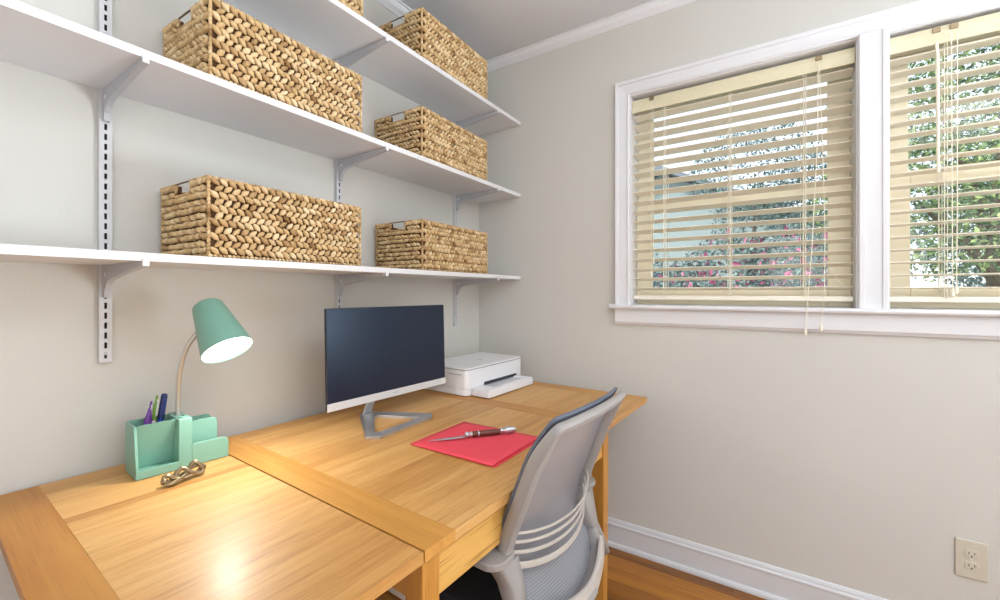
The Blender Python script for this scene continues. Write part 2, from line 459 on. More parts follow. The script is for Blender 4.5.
for yy in (-.970, -1.588):
    b = MB(); b.box(bl(BL, yy-.010, 2.100, -.0425), bl(BL, yy+.010, 2.116, -.0355)); b.build('cord_lock', M_bronze, BL, bevel=.001)
BR, hw2 = blind(*OY[1], 'cream horizontal slat blind in the right window, cut off by the frame', 4)
hang(BR, [bl(BR,-1.908,2.062,-.042), bl(BR,-1.910,2.02,-.046), bl(BR,-1.912,1.62,-.046)], 'tilt_wand', .0045, False)
hang(BR, [bl(BR,-1.944,2.08,-.042), bl(BR,-1.945,1.5,-.046), bl(BR,-1.946,1.215,-.046)], 'lift_cord', .0014)
hang(BR, [bl(BR,-1.958,2.08,-.042), bl(BR,-1.957,1.5,-.046), bl(BR,-1.955,1.225,-.046)], 'lift_cord', .0014)
for yy in (-1.909, -1.951):
    b = MB(); b.box(bl(BR, yy-.010, 2.098, -.0425), bl(BR, yy+.010, 2.114, -.0355)); b.build('cord_lock', M_bronze, BR, bevel=.001)

# ------------------------------------------------------------------ wall standards, brackets, shelves
STX = [(-1.645, 'left'), (-.953, 'middle'), (-.228, 'right')]
SH = [(1.301, 'lowest'), (1.750, 'middle'), (2.142, 'top')]
TH = .0185
for sx, nm in STX:
    b = MB(); w = .0125; z0, z1 = 1.034, 2.42
    # U channel with a real row of slots in its face
    b.box((sx-w, -.014, z0), (sx-w+.002, -.0005, z1)); b.box((sx+w-.002, -.014, z0), (sx+w, -.0005, z1))
    sw = .0028
    b.box((sx-w, -.0155, z0), (sx-sw, -.0135, z1)); b.box((sx+sw, -.0155, z0), (sx+w, -.0135, z1))
    z = z0; zz = z0 + .010
    while zz < z1:
        b.box((sx-sw, -.0155, z), (sx+sw, -.0135, zz)); z = zz + .0158; zz = z + .0096
    if z < z1: b.box((sx-sw, -.0155, z), (sx+sw, -.0135, z1))
    o = b.build('shelf_standard', M_steel, smooth=False)
    tag(o, {'left': 'white slotted metal upright nearest the camera, above the green lamp', 'middle': 'white slotted metal upright ending behind the computer monitor',
            'right': 'white slotted metal upright nearest the corner, above the printer'}[nm], 'shelf standard', 'slotted uprights holding the wall shelves')
    k = MB(); k.box((sx-w+.0021, -.004, z0), (sx+w-.0021, -.0006, z1)); k.build('channel_back', M_slot, o, smooth=False)
    s = MB()
    for zz in (z0+.022, 1.50, 2.0):
        s = MB(); s.ball((sx, -.0150, zz), .0036, 1, .5, 1, 10); s.build('screw', M_steel, o)
def bracket_mesh():
    # profile in (y, z) with z=0 at the shelf underside
    pts = [(-.0165,0),(-.284,0),(-.284,-.010),(-.270,-.0125),(-.16,-.024),(-.075,-.036),(-.055,-.041),(-.040,-.050),(-.030,-.064),(-.026,-.082),(-.0165,-.082)]
    b = MB()
    for s in (-1, 1):   # two cheeks and the underside web = a folded U
        b.prism(pts, 'x', s*.0060, s*.0042)
    low = pts[2:-1]
    for i in range(len(low)-1):
        (a0, c0), (a1, c1) = low[i], low[i+1]
        b.hexa([(-.0042,a0,c0),(.0042,a0,c0),(.0042,a1,c1),(-.0042,a1,c1),(-.0042,a0,c0+.0015),(.0042,a0,c0+.0015),(.0042,a1+.0015,c1),(-.0042,a1+.0015,c1)])
    return b
BR0 = None
for si, (sz, sn) in enumerate(SH):
    for (sx, nm) in STX:
        if sn == 'top' and nm == 'left': continue
        if BR0 is None:
            BR0 = bracket_mesh().build('shelf_bracket', M_bracket, smooth=False); o = BR0
            e = MB(); e.box((-.0062, -.2875, -.011), (.0062, -.2842, .0055)); e.build('end_cap', M_shelf, o, bevel=.001)
            e = MB(); e.tube([(-.0066,-.034,-.024),(.0066,-.034,-.024)], .0048, 12); e.build('rivet', M_shelf, o)
            for hz in (-.03,-.066):
                e = MB(); e.box((-.0015,-.0166,hz), (.0015,-.006,hz+.015)); e.build('hook', M_steel, o)
        else: o = copy_tree(BR0)
        o.location = (sx, 0, sz-TH-.0005)
        where = {'left': 'left', 'middle': 'middle', 'right': 'corner-side'}[nm]
        tag(o, 'white metal bracket under the %s shelf on the %s upright' % (sn, where), 'shelf bracket', 'brackets under the wall shelves')
for sz, sn in SH:
    b = MB(); b.box((-3.2, -.283, sz-TH), (-.004, -.016, sz))
    # notches round the uprights: thin rear strip pieces between them
    xs = [-3.2] + [v for (sx, _) in STX for v in (sx-.014, sx+.014)] + [-.004]
    for i in range(0, len(xs), 2): b.box((xs[i], -.016, sz-TH), (xs[i+1], -.001, sz))
    o = b.build('wall_shelf', M_shelf, smooth=False)
    tag(o, {'lowest': 'long white wall shelf, lowest of the three, just above the monitor', 'middle': 'long white wall shelf between the top and lowest shelves',
            'top': 'long white wall shelf, highest of the three, near the ceiling'}[sn], 'shelf', 'white wall shelves above the desk')

# ------------------------------------------------------------------ baskets
def basket():
    W, D, H = .466, .262, .203
    r = empty('woven_basket')
    rnd = random.Random(3)
    # inner shell with hand holes at both ends
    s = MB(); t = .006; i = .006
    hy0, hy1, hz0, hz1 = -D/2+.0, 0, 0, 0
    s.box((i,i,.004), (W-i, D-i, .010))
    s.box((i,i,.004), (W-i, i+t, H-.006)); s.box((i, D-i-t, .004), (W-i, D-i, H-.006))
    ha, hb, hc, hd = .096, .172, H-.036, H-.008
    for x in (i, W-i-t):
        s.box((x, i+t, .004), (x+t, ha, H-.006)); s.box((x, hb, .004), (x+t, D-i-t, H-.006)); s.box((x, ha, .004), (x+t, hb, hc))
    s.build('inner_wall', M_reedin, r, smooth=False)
    b = MB(); rows = 11; ph = (H-.012)/rows
    def lump(c, ex, ey, nrm, ln, wd, tk, ang):
        # ex: along the row, ey: up, nrm: outward
        a = ex*cos(ang) + ey*sin(ang); c2 = ey*cos(ang) - ex*sin(ang)
        M = Matrix((a, c2, nrm)).transposed()
        b.ct = min(1, max(0, rnd.gauss(.55, .2)))
        # leaf form
        n = 8; vs = []; fs = []
        st = [(-.5,.05),(-.36,.60),(-.10,1),(.12,.92),(.36,.42),(.5,.04)]
        for (u, ww) in st:
            for k in range(n):
                tt = 2*pi*k/n
                vs.append(Vector(c) + M @ Vector((u*ln, cos(tt)*ww*wd/2, sin(tt)*ww*tk/2)))
        for q in range(len(st)-1):
            for k in range(n): fs.append((q*n+k, q*n+(k+1) % n, (q+1)*n+(k+1) % n, (q+1)*n+k))
        fs.append(tuple(range(n))[::-1]); fs.append(tuple(range((len(st)-1)*n, len(st)*n)))
        b._add(vs, fs)
    Z = Vector((0,0,1))
    def face(o, ex, nrm, length, pitch, hole, ang0, kl=1.42, kw=.92):
        cols = max(1, round(length/pitch)); p = length/cols
        for rr in range(rows):
            z = .008 + ph*(rr+.5)
            for cc in range(-0, cols):
                u = p*(cc+.5) + (p*.5 if rr % 2 else 0)
                if u > length - p*.2: continue
                if hole and abs(u+.006-.134) < .045 and z > H-.040: continue
                sgn = 1 if rr % 2 else -1
                c = Vector(o) + ex*u + Z*(z + rnd.uniform(-.0012,.0012)) + nrm*(.0035 + rnd.uniform(-.001,.0015))
                lump(c, ex, Z, nrm, p*kl*rnd.uniform(.93,1.1), ph*kw*rnd.uniform(.85,1.12), .0165, sgn*ang0 + rnd.uniform(-.14,.14))
    X = Vector((1,0,0)); Y = Vector((0,1,0))
    face((.004, .003, 0), X, -Y, W-.008, .0205, False, .72, 1.36, .86)
    face((.004, D-.003, 0), X, Y, W-.008, .0205, False, .72, 1.36, .86)
    face((.003, .006, 0), Y, -X, D-.012, .0165, True, .62, 1.45, .74)
    face((W-.003, .006, 0), Y, X, D-.012, .0165, True, .62, 1.45, .74)
    # corner posts and base edge: thin wrapped cane
    def wrapped(p0, p1, rad, step):
        p0 = Vector(p0); p1 = Vector(p1); d = p1-p0; n = max(2, int(d.length/step)); dn = d.normalized()
        for q in range(n):
            c = p0 + d*((q+.5)/n)
            b.ct = min(1, max(0, rnd.gauss(.45,.18)))
            up = Vector((0,0,1)) if abs(dn.z) < .9 else Vector((1,0,0))
            e = up.cross(dn).normalized(); f = dn.cross(e)
            M = Matrix((e, f, (dn + e*.5).normalized())).transposed()
            b.ball(c, rad, 1.05, 1.05, .75*step/rad, 8, M)
    for (x, y) in ((0.001,0.001),(W-.001,0.001),(0.001,D-.001),(W-.001,D-.001)):
        wrapped((x,y,.004), (x,y,H-.004), .0045, .010)
    for (p, q) in (((0,0),(W,0)),((0,D),(W,D)),((0,0),(0,D)),((W,0),(W,D))):
        wrapped((p[0],p[1],.004), (q[0],q[1],.004), .004, .011)
    for y in (0, D): wrapped((0,y,H-.005), (W,y,H-.005), .0046, .012)
    for x in (0, W):
        wrapped((x,0,H-.005), (x,ha-.004,H-.005), .0046, .012); wrapped((x,hb+.004,H-.005), (x,D,H-.005), .0046, .012)
        wrapped((x,ha-.004,hc), (x,hb+.004,hc), .004, .012)
        wrapped((x,ha-.004,hc), (x,ha-.004,H-.005), .0038, .010); wrapped((x,hb+.004,hc), (x,hb+.004,H-.005), .0038, .010)
    b.build('woven_wall', M_reed, r, smooth=True)
    for x in (0, W):
        w = MB(); w.tube([(x, ha-.012, H-.004), (x, ha, H-.003), (x, (ha+hb)/2, H-.0025), (x, hb, H-.003), (x, hb+.012, H-.004)], .0022, 8)
        w.build('handle_wire', M_wire, r)
    return r
spots = [
 (-1.519, 0, 'large woven basket on the lowest shelf, above the green lamp'),
 (-.764, 0, 'woven basket on the lowest shelf at the corner end, above the printer'),
 (-1.514, 1, 'woven basket on the middle shelf, left of two, close to the camera'),
 (-.764, 1, 'woven basket on the middle shelf at its corner end'),
 (-1.509, 2, 'woven basket on the top shelf, mostly cut off by the upper picture edge'),
 (-.764, 2, 'woven basket on the top shelf at its corner end, close to the ceiling')]
B0 = basket()
for i, (x, s, lab) in enumerate(spots):
    o = B0 if i == 0 else copy_tree(B0)
    o.location = (x, -.277 + (.003 if s else 0), SH[s][0]+.0005)
    o.rotation_euler = (0,0,radians([1.5,1.5,1.3,1.5,1.4,1.4][i]))
    tag(o, lab, 'basket', 'woven water hyacinth baskets on the wall shelves')

# ------------------------------------------------------------------ desk (draw-leaf oak table)
TZ = .765; TR = radians(-2.1)
T = empty('oak_desk', (-1.457, -.941, 0), TR, label='golden oak draw-leaf table used as a desk, long top in three sections along the wall', cat='desk')
DP = .914
def planks(b, x0, x1, y0, y1, z0, z1, along, n, tones):
    tot = (y1-y0) if along == 'x' else (x1-x0)
    cuts = [0] + sorted(tones[0]) + [1]
    for i in range(len(cuts)-1):
        a, c = cuts[i]*tot, cuts[i+1]*tot
        b.ct = tones[1][i]
        g = 0
        if along == 'x': b.box((x0, y0+a+g, z0), (x1, y0+c-g, z1))
        else: b.box((x0+a+g, y0, z0), (x1+(-tot)+c-g, y1, z1))
t = .021; SW = .080
b = MB()
b.cm = 0; planks(b, SW, .900-SW, 0, DP, TZ-t, TZ, 'x', 6, ([.14,.33,.47,.66,.83], [.50,.40,.62,.45,.56,.38]))
b.cm = 1; b.ct = .56; b.box((.0006,0,TZ-t), (SW-.0003,DP,TZ)); b.ct = .32; b.box((.900-SW+.0003,0,TZ-t), (.8994,DP,TZ))
# moulded lower edge
b.cm = 0; b.ct = .3
o = b.build('tabletop', [M_oakx, M_oaky], T, smooth=False)
b = MB(); b.ct = .25; b.box((.006,.004,TZ-t-.006), (.894,DP-.004,TZ-t-.0003)); b.build('edge_moulding', M_oakx, o, bevel=.002)
b = MB()
b.cm = 0; planks(b, -.419+SW, -.003, 0, DP, TZ-.020-.001, TZ-.001, 'x', 6, ([.13,.30,.49,.69,.722,.86], [.34,.42,.58,.62,.24,.54,.46]))
b.cm = 1; b.ct = .22; b.box((-.419,0,TZ-.021), (-.419+SW-.0003,DP,TZ-.001))
b.build('draw_leaf', [M_oakx, M_oaky], T, smooth=False)
b = MB()
b.cm = 0; planks(b, .903, 1.317-SW, 0, DP, TZ-.021, TZ-.001, 'x', 6, ([.2,.36,.58,.8], [.52,.44,.6,.5,.42]))
b.cm = 1; b.ct = .55; b.box((1.317-SW+.0003,0,TZ-.021), (1.317,DP,TZ-.001))
b.build('draw_leaf', [M_oakx, M_oaky], T, smooth=False)
LZ = TZ - t - .0068
for (x, y) in ((.004,.010),(.851,.010),(.004,DP-.055),(.851,DP-.055)):
    b = MB(); b.ct = .55
    b.hexa([(x+.004,y+.004,0),(x+.041,y+.004,0),(x+.041,y+.041,0),(x+.004,y+.041,0),(x,y,LZ),(x+.045,y,LZ),(x+.045,y+.045,LZ),(x,y+.045,LZ)])
    b.build('leg', M_oakz, T, bevel=.002)
for (y, tn) in ((.016,.62),(DP-.034,.5)):
    b = MB(); b.ct = tn; b.box((.0495,y,.652),(.8505,y+.018,LZ)); b.build('apron', M_apron, T, bevel=.001)
for x in (.014,.868):
    b = MB(); b.ct = .3; b.box((x,.0555,.652),(x+.018,DP-.0555,.728)); b.build('apron', M_oaky, T, bevel=.001)
# leaf slides, under the top
for x0, x1 in ((-.33,.40),(.50,1.23)):
    for y in (.16, DP-.19):
        b = MB(); b.ct = .3; b.box((x0,y,.7285),(x1,y+.03,TZ-.0285 if 0 else .7365)); b.build('leaf_slide', M_oakx, T)

# ------------------------------------------------------------------ green organiser lamp
Lm = empty('desk_lamp', (-1.632, -.180, TZ), radians(-4.5), label='mint green gooseneck desk lamp with organiser base, switched on', cat='lamp')
LX, LY = .197, .098
b = MB()
b.box((.002,.002,0),(LX-.002,LY-.002,.012))                                   # floor plate
b.build('base_plate', M_green, Lm)
b = MB()                                                      # left cup with slanted recessed front
h = .124
b.prism([(.0,.0005),(.0,.018),(.020,h-.004),(.024,h),(LY-.004,h),(LY,h-.004),(LY,.0005)], 'x', 0, .006)       # left cheek (y,z)
b.hexa([(.006,.052,.0125),(.084,.052,.0125),(.084,.056,.0125),(.006,.056,.0125),(.006,.022,h),(.084,.022,h),(.084,.026,h),(.006,.026,h)])
b.box((.006,LY-.005,.0125),(.084,LY,h)); 
b.box((.0055,0,.0005),(.085,.005,.020))                       # small front lip
b.build('pen_cup', M_green, Lm, bevel=.0008)
b = MB(); b.prism([(.084,.0),(.112,.0),(.114,.003),(.114,LY-.004),(.110,LY),(.088,LY),(.084,LY-.004)], 'z', .0005, h+.002)
b.build('pillar', M_green, Lm, bevel=.003)
b = MB(); b.lathe([(.011,0),(.011,.002),(.0095,.0035),(.0,.0035)], 20, (.099,.020,h+.0022)); o = b.build('switch', M_green, Lm)
b = MB(); b.ball((.099,.020,h+.0062),.0035,1,1,.35,10); b.build('switch_button', M_black, o)
b = MB()                                                      # phone rest: front plate with rounded end, rear pocket
def rplate(x0, x1, y0, y1, z0, z1, r):
    p = [(x0,z0),(x1,z0)] + [(x1-r+r*cos(a), z1-r+r*sin(a)) for a in [i*pi/12 for i in range(7)]] + [(x0,z1)]
    b.prism(p, 'y', y0, y1)
rplate(.1130, LX, 0, .006, .0005, .056, .014)
rplate(.1142, LX-.012, .046, .050, .0125, .104, .012)
rplate(.1142, LX-.012, LY-.005, LY, .0125, .104, .012)
b.box((LX-.017,.0505,.0125),(LX-.012,LY-.0055,.096))
b.build('phone_rest', M_green, Lm, bevel=.0012)
# gooseneck and shade are placed in world terms then moved into the lamp's frame
Li = (Matrix.Translation((-1.632,-.180,TZ)) @ Matrix.Rotation(radians(-4.5),4,'Z')).inverted()
def spline(P, n=10):
    P = [Vector(p) for p in P]; out = []
    Q = [P[0]*2-P[1]] + P + [P[-1]*2-P[-2]]
    for i in range(1, len(Q)-2):
        for k in range(n):
            t = k/n; a, b_, c, d = Q[i-1], Q[i], Q[i+1], Q[i+2]
            out.append(.5*((2*b_)+(c-a)*t+(2*a-5*b_+4*c-d)*t*t+(3*b_-a-3*c+d)*t**3))
    out.append(P[-1]); return out
b = MB(); b.X = Li
neck = spline([(-1.531,-.133,TZ+.122),(-1.532,-.138,.944),(-1.536,-.160,1.010),(-1.530,-.180,1.066),(-1.510,-.190,1.106),(-1.494,-.198,1.124)], 14)
b.tube(neck, [.0052 + (.0006 if i % 2 else 0) for i in range(len(neck))], 12)
b.build('gooseneck', M_nickel, Lm)
top = Vector((-1.484,-.186,1.178)); ax = Vector((.085,-.601,-.795)).normalized(); LEN = .143
b = MB(); b.X = Li
b.ring_lathe([(.010,-.004),(.028,-.004),(.033,.0),(.036,.006),(.060,LEN),(.0585,LEN),(.034,.008),(.010,.004)], 48, top, ax)
sh = b.build('lamp_shade', M_green, Lm, angle=50)
b = MB(); b.X = Li
b.lathe([(.0,-.010),(.010,-.010),(.012,-.0045),(.0,-.0045)], 24, top, ax)
b.build('shade_vent', M_green, sh)
b = MB(); b.X = Li
b.lathe([(0,LEN-.006),(.030,LEN-.0055),(.0572,LEN-.007),(.0566,LEN-.010),(0,LEN-.010)], 40, top, ax)
M_bulb = emit('lamp_diffuser', (1,.95,.86,1), 6)
b.build('diffuser', M_bulb, sh)
LAMP_POS = top + ax*(LEN+.004); LAMP_AX = ax

# pens in the cup
def pen(name, base, tip, r, mats, label, kind):
    o = empty(name, base, label=label, cat='pen', group='pens standing in the lamp organiser')
    d = Vector(tip)-Vector(base); L = d.length; a = d.normalized(); O = Vector((0,0,0))
    b = MB(); b.lathe([(.0008,0),(r*.6,.010),(r,.014),(r,L*.62),(r*.98,L*.62+.0005)], 12, O, a); b.build('barrel', mats[0], o)
    b = MB()
    if kind == 'cap': b.lathe([(r*1.25,L*.62+.0006),(r*1.25,L*.96),(r*.9,L)], 12, O, a); nm = 'cap'
    elif kind == 'taper': b.lathe([(r*1.2,L*.62+.0006),(r*1.15,L*.8),(r*.5,L*.97),(r*.25,L)], 12, O, a); nm = 'cap'
    else: b.lathe([(r,L*.62+.0006),(r,L*.88),(r*.55,L*.885),(r*.55,L*.99),(r*.3,L)], 12, O, a); nm = 'upper_barrel'
    c = b.build(nm, mats[1], o)
    s = Vector((0,-1,0)); s = (s - a*s.dot(a)).normalized()
    b = MB(); b.tube([s*(r*1.1)+a*(L*.93), s*(r*1.9)+a*(L*.92), s*(r*1.8)+a*(L*.7)], .0012, 6); b.build('clip', mats[2], c)
    return o
zb = TZ+.0135
pen('purple_pen', (-1.604,-.116,zb), (-1.584,-.112,.915), .0075, (M_purple,M_purple,M_purple), 'purple tapered pen, leftmost in the green organiser cup', 'taper')
pen('clicker_pen', (-1.587,-.110,zb), (-1.566,-.104,.946), .0052, (M_penw,M_leafpen,M_penw), 'white and green pen between the purple and blue pens', 'click')
pen('blue_pen', (-1.577,-.116,zb), (-1.552,-.110,.948), .0060, (M_blue,M_navy,M_blue), 'blue pen with dark blue cap, nearest the lamp neck', 'cap')
pen('slim_pen', (-1.600,-.099,zb), (-1.576,-.097,.932), .0045, (M_leafpen,M_purple,M_penw), 'slim pen half hidden behind the purple and white pens', 'click')

# ------------------------------------------------------------------ knotted metal ornament
K = empty('knot_ornament', (-1.566,-.262,TZ), radians(2), label='small tangled bronze metal knot ornament in front of the green lamp base', cat='ornament')
K.scale = (1,1,1)
b = MB(); r_ = .0048
b.tube(spline([(-.040,-.012,.006),(-.030,-.018,.006),(-.006,-.012,.010),(.014,.004,.018),(.021,.006,.031),(.028,.002,.032),(.036,-.004,.022),(.040,-.006,.010)],8), r_, 8)
b.build('bar', M_bronze, K)
b = MB(); b.tube(spline([(-.042,-.004,.006),(-.040,-.004,.020),(-.032,-.006,.022),(-.020,-.010,.012),(.000,-.012,.007),(.024,-.006,.008),(.040,.004,.014)],8), r_, 8); b.build('bar', M_bronze, K)
b = MB(); b.tube(spline([(-.020,.002,.006),(-.010,.004,.022),(.002,.002,.026),(.012,-.006,.016),(.026,-.010,.006),(.040,-.008,.010)],8), r_, 8); b.build('bar', M_bronze, K)
b = MB(); b.tube(spline([(-.038,-.012,.008),(-.020,-.002,.010),(.004,.006,.012),(.022,.008,.020),(.040,.006,.022)],8), r_*.9, 8); b.build('bar', M_bronze, K)
for i, p in enumerate(((-.041,-.008,.012),(.041,-.002,.016))):
    b = MB(); b.ball(p, .0075, 1,1,1, 12); b.build('ball_end', M_bronze, K)

# ------------------------------------------------------------------ monitor
MR = radians(-3)
Mo = empty('computer_monitor', (-.955,-.270,TZ), MR, label='silver framed flat computer monitor with a dark screen', cat='monitor')
Mi = (Matrix.Translation((-.955,-.270,TZ)) @ Matrix.Rotation(MR,4,'Z')).inverted()
# panel runs from local x0 to x1
pw = .540; x0 = -.2215; z0, z1 = .066, .396
TILT = Matrix.Translation((0,0,.066)) @ Matrix.Rotation(radians(-1.5),4,'X') @ Matrix.Translation((0,0,-.066))
b = MB(); b.X = TILT; b.box((x0,.000,z0+.001),(x0+pw,.010,z1)); b.box((x0+.06,.010,z0+.02),(x0+pw-.06,.030,z0+.20))
b.build('back_shell', M_black, Mo, bevel=.003)
b = MB(); b.X = TILT; b.box((x0+.002,-.0012,z0+.0255),(x0+pw-.002,-.0001,z1-.002)); b.build('screen', M_screen, Mo, smooth=False)
b = MB(); b.X = TILT; b.box((x0,-.004,z0),(x0+pw,-.0003,z0+.025)); ch = b.build('chin_bezel', M_chin, Mo, bevel=.001)
b = MB(); b.X = TILT; 
for k in range(4): b.box((x0+.262+k*.006,-.0046,z0+.011),(x0+.266+k*.006,-.0041,z0+.015))
b.build('brand_mark', M_dot, ch, smooth=False)
b = MB(); b.hexa([(-.042,.060,.0085),(-.006,.060,.0085),(-.006,.068,.0085),(-.042,.068,.0085),(.010,.041,.17),(.050,.041,.17),(.050,.048,.17),(.010,.048,.17)])
b.build('neck', M_silver, Mo, bevel=.002)
# triangular ring base
def ringbase(outer, inner, h):
    b = MB(); n = len(outer)
    vs = [(p[0],p[1],0) for p in outer] + [(p[0],p[1],0) for p in inner] + [(p[0],p[1],h) for p in outer] + [(p[0],p[1],h) for p in inner]
    fs = []
    for i in range(n):
        j = (i+1) % n
        fs += [(i,j,n+j,n+i),(2*n+i,2*n+j,3*n+j,3*n+i),(i,j,2*n+j,2*n+i),(n+i,n+j,3*n+j,3*n+i)]
    b._add(vs, fs); return b
def w2m(x, y): v = Mi @ Vector((x,y,TZ)); return (v.x, v.y)
outer = [w2m(-1.146,-.405), w2m(-1.118,-.440), w2m(-.878,-.432), w2m(-.845,-.402), w2m(-.950,-.190), w2m(-.998,-.190)]
inner = [w2m(-1.098,-.390), w2m(-1.088,-.402), w2m(-.914,-.402), w2m(-.908,-.396), w2m(-.972,-.258), w2m(-.986,-.258)]
ringbase(outer, inner, .0085).build('base_ring', M_silver, Mo, bevel=.0012, smooth=False)

# ------------------------------------------------------------------ printer
PR = radians(-2.5)
P = empty('printer', (-.572,-.350,TZ), PR, label='white inkjet printer with paper tray out, in the desk corner', cat='printer')
W_, D_, H_ = .436, .268, .119
def rbox(b, x0, y0, z0, x1, y1, z1, r, n=5):
    pts = []
    for (cx, cy, a0) in ((x1-r,y1-r,0),(x0+r,y1-r,90),(x0+r,y0+r,180),(x1-r,y0+r,270)):
        for k in range(n+1):
            a = radians(a0 + 90*k/n); pts.append((cx+r*cos(a), cy+r*sin(a)))
    b.prism(pts, 'z', z0, z1)
b = MB(); rbox(b, 0, 0, .003, W_, D_, .030, .022); b.build('lower_body', M_printer, P, bevel=.003)
b = MB()
rbox(b, .0, .0, .0305, W_, D_, H_-.0075, .020)
b.build('body', M_printer, P, bevel=.002)
b = MB(); rbox(b, .0015, .0015, H_-.0073, W_-.0015, D_-.0015, H_-.0045, .019); b.build('seam_band', M_pgrey, P, smooth=False)
b = MB(); rbox(b, 0, 0, H_-.0043, W_, D_, H_+.003, .020); o = b.build('scanner_lid', M_printer, P, bevel=.002)
b = MB(); b.ring_lathe([(.0075,0),(.011,0),(.011,.0006),(.0075,.0006)], 24, (.225,.105,H_+.0031)); b.build('logo', M_dot, o, smooth=False)
b = MB(); rbox(b, .120, -.0022, .032, W_-.055, -.0002, .046, .001); b.build('paper_slot', M_pdark, P, smooth=False)
b = MB(); rbox(b, .028, -.098, .004, W_-.048, -.0026, .027, .010); b.box((.034,-.094,.0272),(.100,-.004,.037)); b.box((W_-.085,-.094,.0272),(W_-.052,-.004,.037)); b.box((.100,-.094,.0272),(W_-.085,-.072,.037))
o = b.build('paper_tray', M_printer, P, bevel=.0025)
b = MB(); b.box((.102,-.071,.0272),(W_-.087,-.004,.0300)); b.build('tray_floor', M_pgrey2, o)
for fx in (.012, W_-.03):
    for fy in (.03, D_-.05):
        b = MB(); b.box((fx,fy,0),(fx+.018,fy+.02,.003)); b.build('foot_pad', M_black, P)
b = MB(); b.box((-.0012,.030,.0905),(-.0002,.10,.0945)); b.build('side_vent', M_dot, P)

# ------------------------------------------------------------------ red folder and letter opener
F = empty('red_folder', (-1.109,-.846,TZ), radians(-.5), label='bright red paper folder lying in the middle of the desk', cat='folder')
b = MB(); b.grid(lambda u, v: (u*.250+.003, v*.292-.002, .0008), 2, 2); 
b = MB(); b.box((.006,-.005,.0004),(.258,.290,.0018)); b.build('back_cover', M_red, F, smooth=False)
b = MB()
def cov(u, v):
    return (u*.256, v*.294, .0066 + .0030*(1-v)*(1-abs(2*u-1)**2)*.4 - .002*v)
b.grid(cov, 12, 12)
o = b.build('front_cover', M_red, F)
s = o.modifiers.new('solid', 'SOLIDIFY'); s.thickness = .0010
b = MB(); b.box((.008,.004,.0018),(.246,.286,.0032)); b.build('papers', M_red, F, smooth=False)
OP = empty('letter_opener', (-1.071,-.592,TZ+.0086), math.atan2(-.178,.207), label='letter opener with dark wooden handle and silver blade on the red folder', cat='letter opener')
LO = .273
b = MB(); n = 10
def blade(u, v):
    w = .0075*min(1, u*2.2+.04)
    return (u*.112, (v-.5)*2*w, .0015 + .0030*u + .0012*(1-abs(2*v-1)))
b.grid(blade, 10, 4); o = b.build('blade', M_silver, OP); s = o.modifiers.new('solid', 'SOLIDIFY'); s.thickness = .001
b = MB(); b.lathe([(.004,0),(.0085,.002),(.0085,.010),(.006,.014),(.0085,.018),(.0085,.022)], 16, (.110,0,.0085), (1,0,0)); b.build('ferrule', M_silver, OP)
b = MB(); b.lathe([(.0078,0),(.0085,.010),(.0090,.045),(.0085,.083),(.0075,.088)], 18, (.1325,0,.0088), (1,0,0)); b.build('handle', M_dkwood, OP)
b = MB(); b.lathe([(.009,0),(.0095,.006),(.007,.010),(.0105,.018),(.012,.028),(.0095,.036),(.010,.042),(.006,.050),(0,.051)], 18, (.2210,0,.0090+.0025), (1,0,0)); b.ball((.250,.011,.0125),.006,1,1,.8,10); b.ball((.250,-.011,.0125),.006,1,1,.8,10); b.ball((.236,.008,.0115),.0045,1,1,.8,10); b.build('pommel', M_silver, OP)
b = MB(); b.lathe([(.0088,0),(.0092,.002),(.0088,.004)], 16, (.150,0,.0088), (1,0,0)); b.build('ring', M_silver, OP)

# ------------------------------------------------------------------ office chair
CH = empty('office_chair', (-.986,-.778,0), radians(-2.6), label='grey mesh back office chair with dark seat pulled up to the desk', cat='chair')
def lerp_tab(tab, z):
    for i in range(len(tab)-1):
        if tab[i][0] >= z >= tab[i+1][0]:
            t = (tab[i][0]-z)/(tab[i][0]-tab[i+1][0]); t = t*t*(3-2*t) if 0 else t
            return [tab[i][k]*(1-t)+tab[i+1][k]*t for k in (1,2)]
    return tab[0][1:] if z > tab[0][0] else tab[-1][1:]
TAB = [(.930,-.314,.193),(.89,-.288,.197),(.843,-.262,.200),(.7525,-.227,.201),(.688,-.202,.202),(.64,-.186,.2025),(.59,-.184,.203),(.55,-.196,.203),(.50,-.222,.200),(.46,-.245,.190),(.43,-.262,.175)]
def zbot(w): return .442 + .038*w*w
def ztop(w): return .930 + .005*(1-w*w)
def back(w, v, inset=0, off=0):
    z = zbot(w) + (ztop(w)-zbot(w))*v
    yc, hw = lerp_tab(TAB, z)
    hw -= inset
    return Vector((w*hw, yc + .022*w*w + off, z))
b = MB(); b.grid(lambda u, v: back((u*2-1)*.97, .02+.96*v), 20, 26)
b.build('mesh_back', M_mesh, CH, smooth=True)
loop = []
N1 = 16
def corner(w0, v0, w1, v1, n):   # straight in (w,v)
    return [(w0+(w1-w0)*i/n, v0+(v1-v0)*i/n) for i in range(n)]
rc = .06
pts = corner(-1+rc,1,1-rc,1,N1) + [(1-rc+rc*sin(a), 1-rc*.45*(1-cos(a))) for a in [i*pi/10 for i in range(5)]] \
    + corner(1,1-rc*.45,1,.14,N1+6) + [(1-.14*(1-cos(a)), .14-.14*sin(a)) for a in [i*pi/10 for i in range(5)]] \
    + corner(.86,0,-.86,0,N1) + [(-.86-.14*sin(a), .14*(1-cos(a))) for a in [i*pi/10 for i in range(5)]] \
    + corner(-1,.14,-1,1-rc*.45,N1+6) + [(-1+rc*(1-cos(a)), 1-rc*.45*(1-sin(a))) for a in [i*pi/10 for i in range(5)]]
def bnorm(w, v):
    v0, v1 = max(0, v-.03), min(1, v+.03)
    n = (back(min(1,w+.05), v) - back(max(-1,w-.05), v)).cross(back(w, v1) - back(w, v0)).normalized()
    return n if n.y > 0 else -n
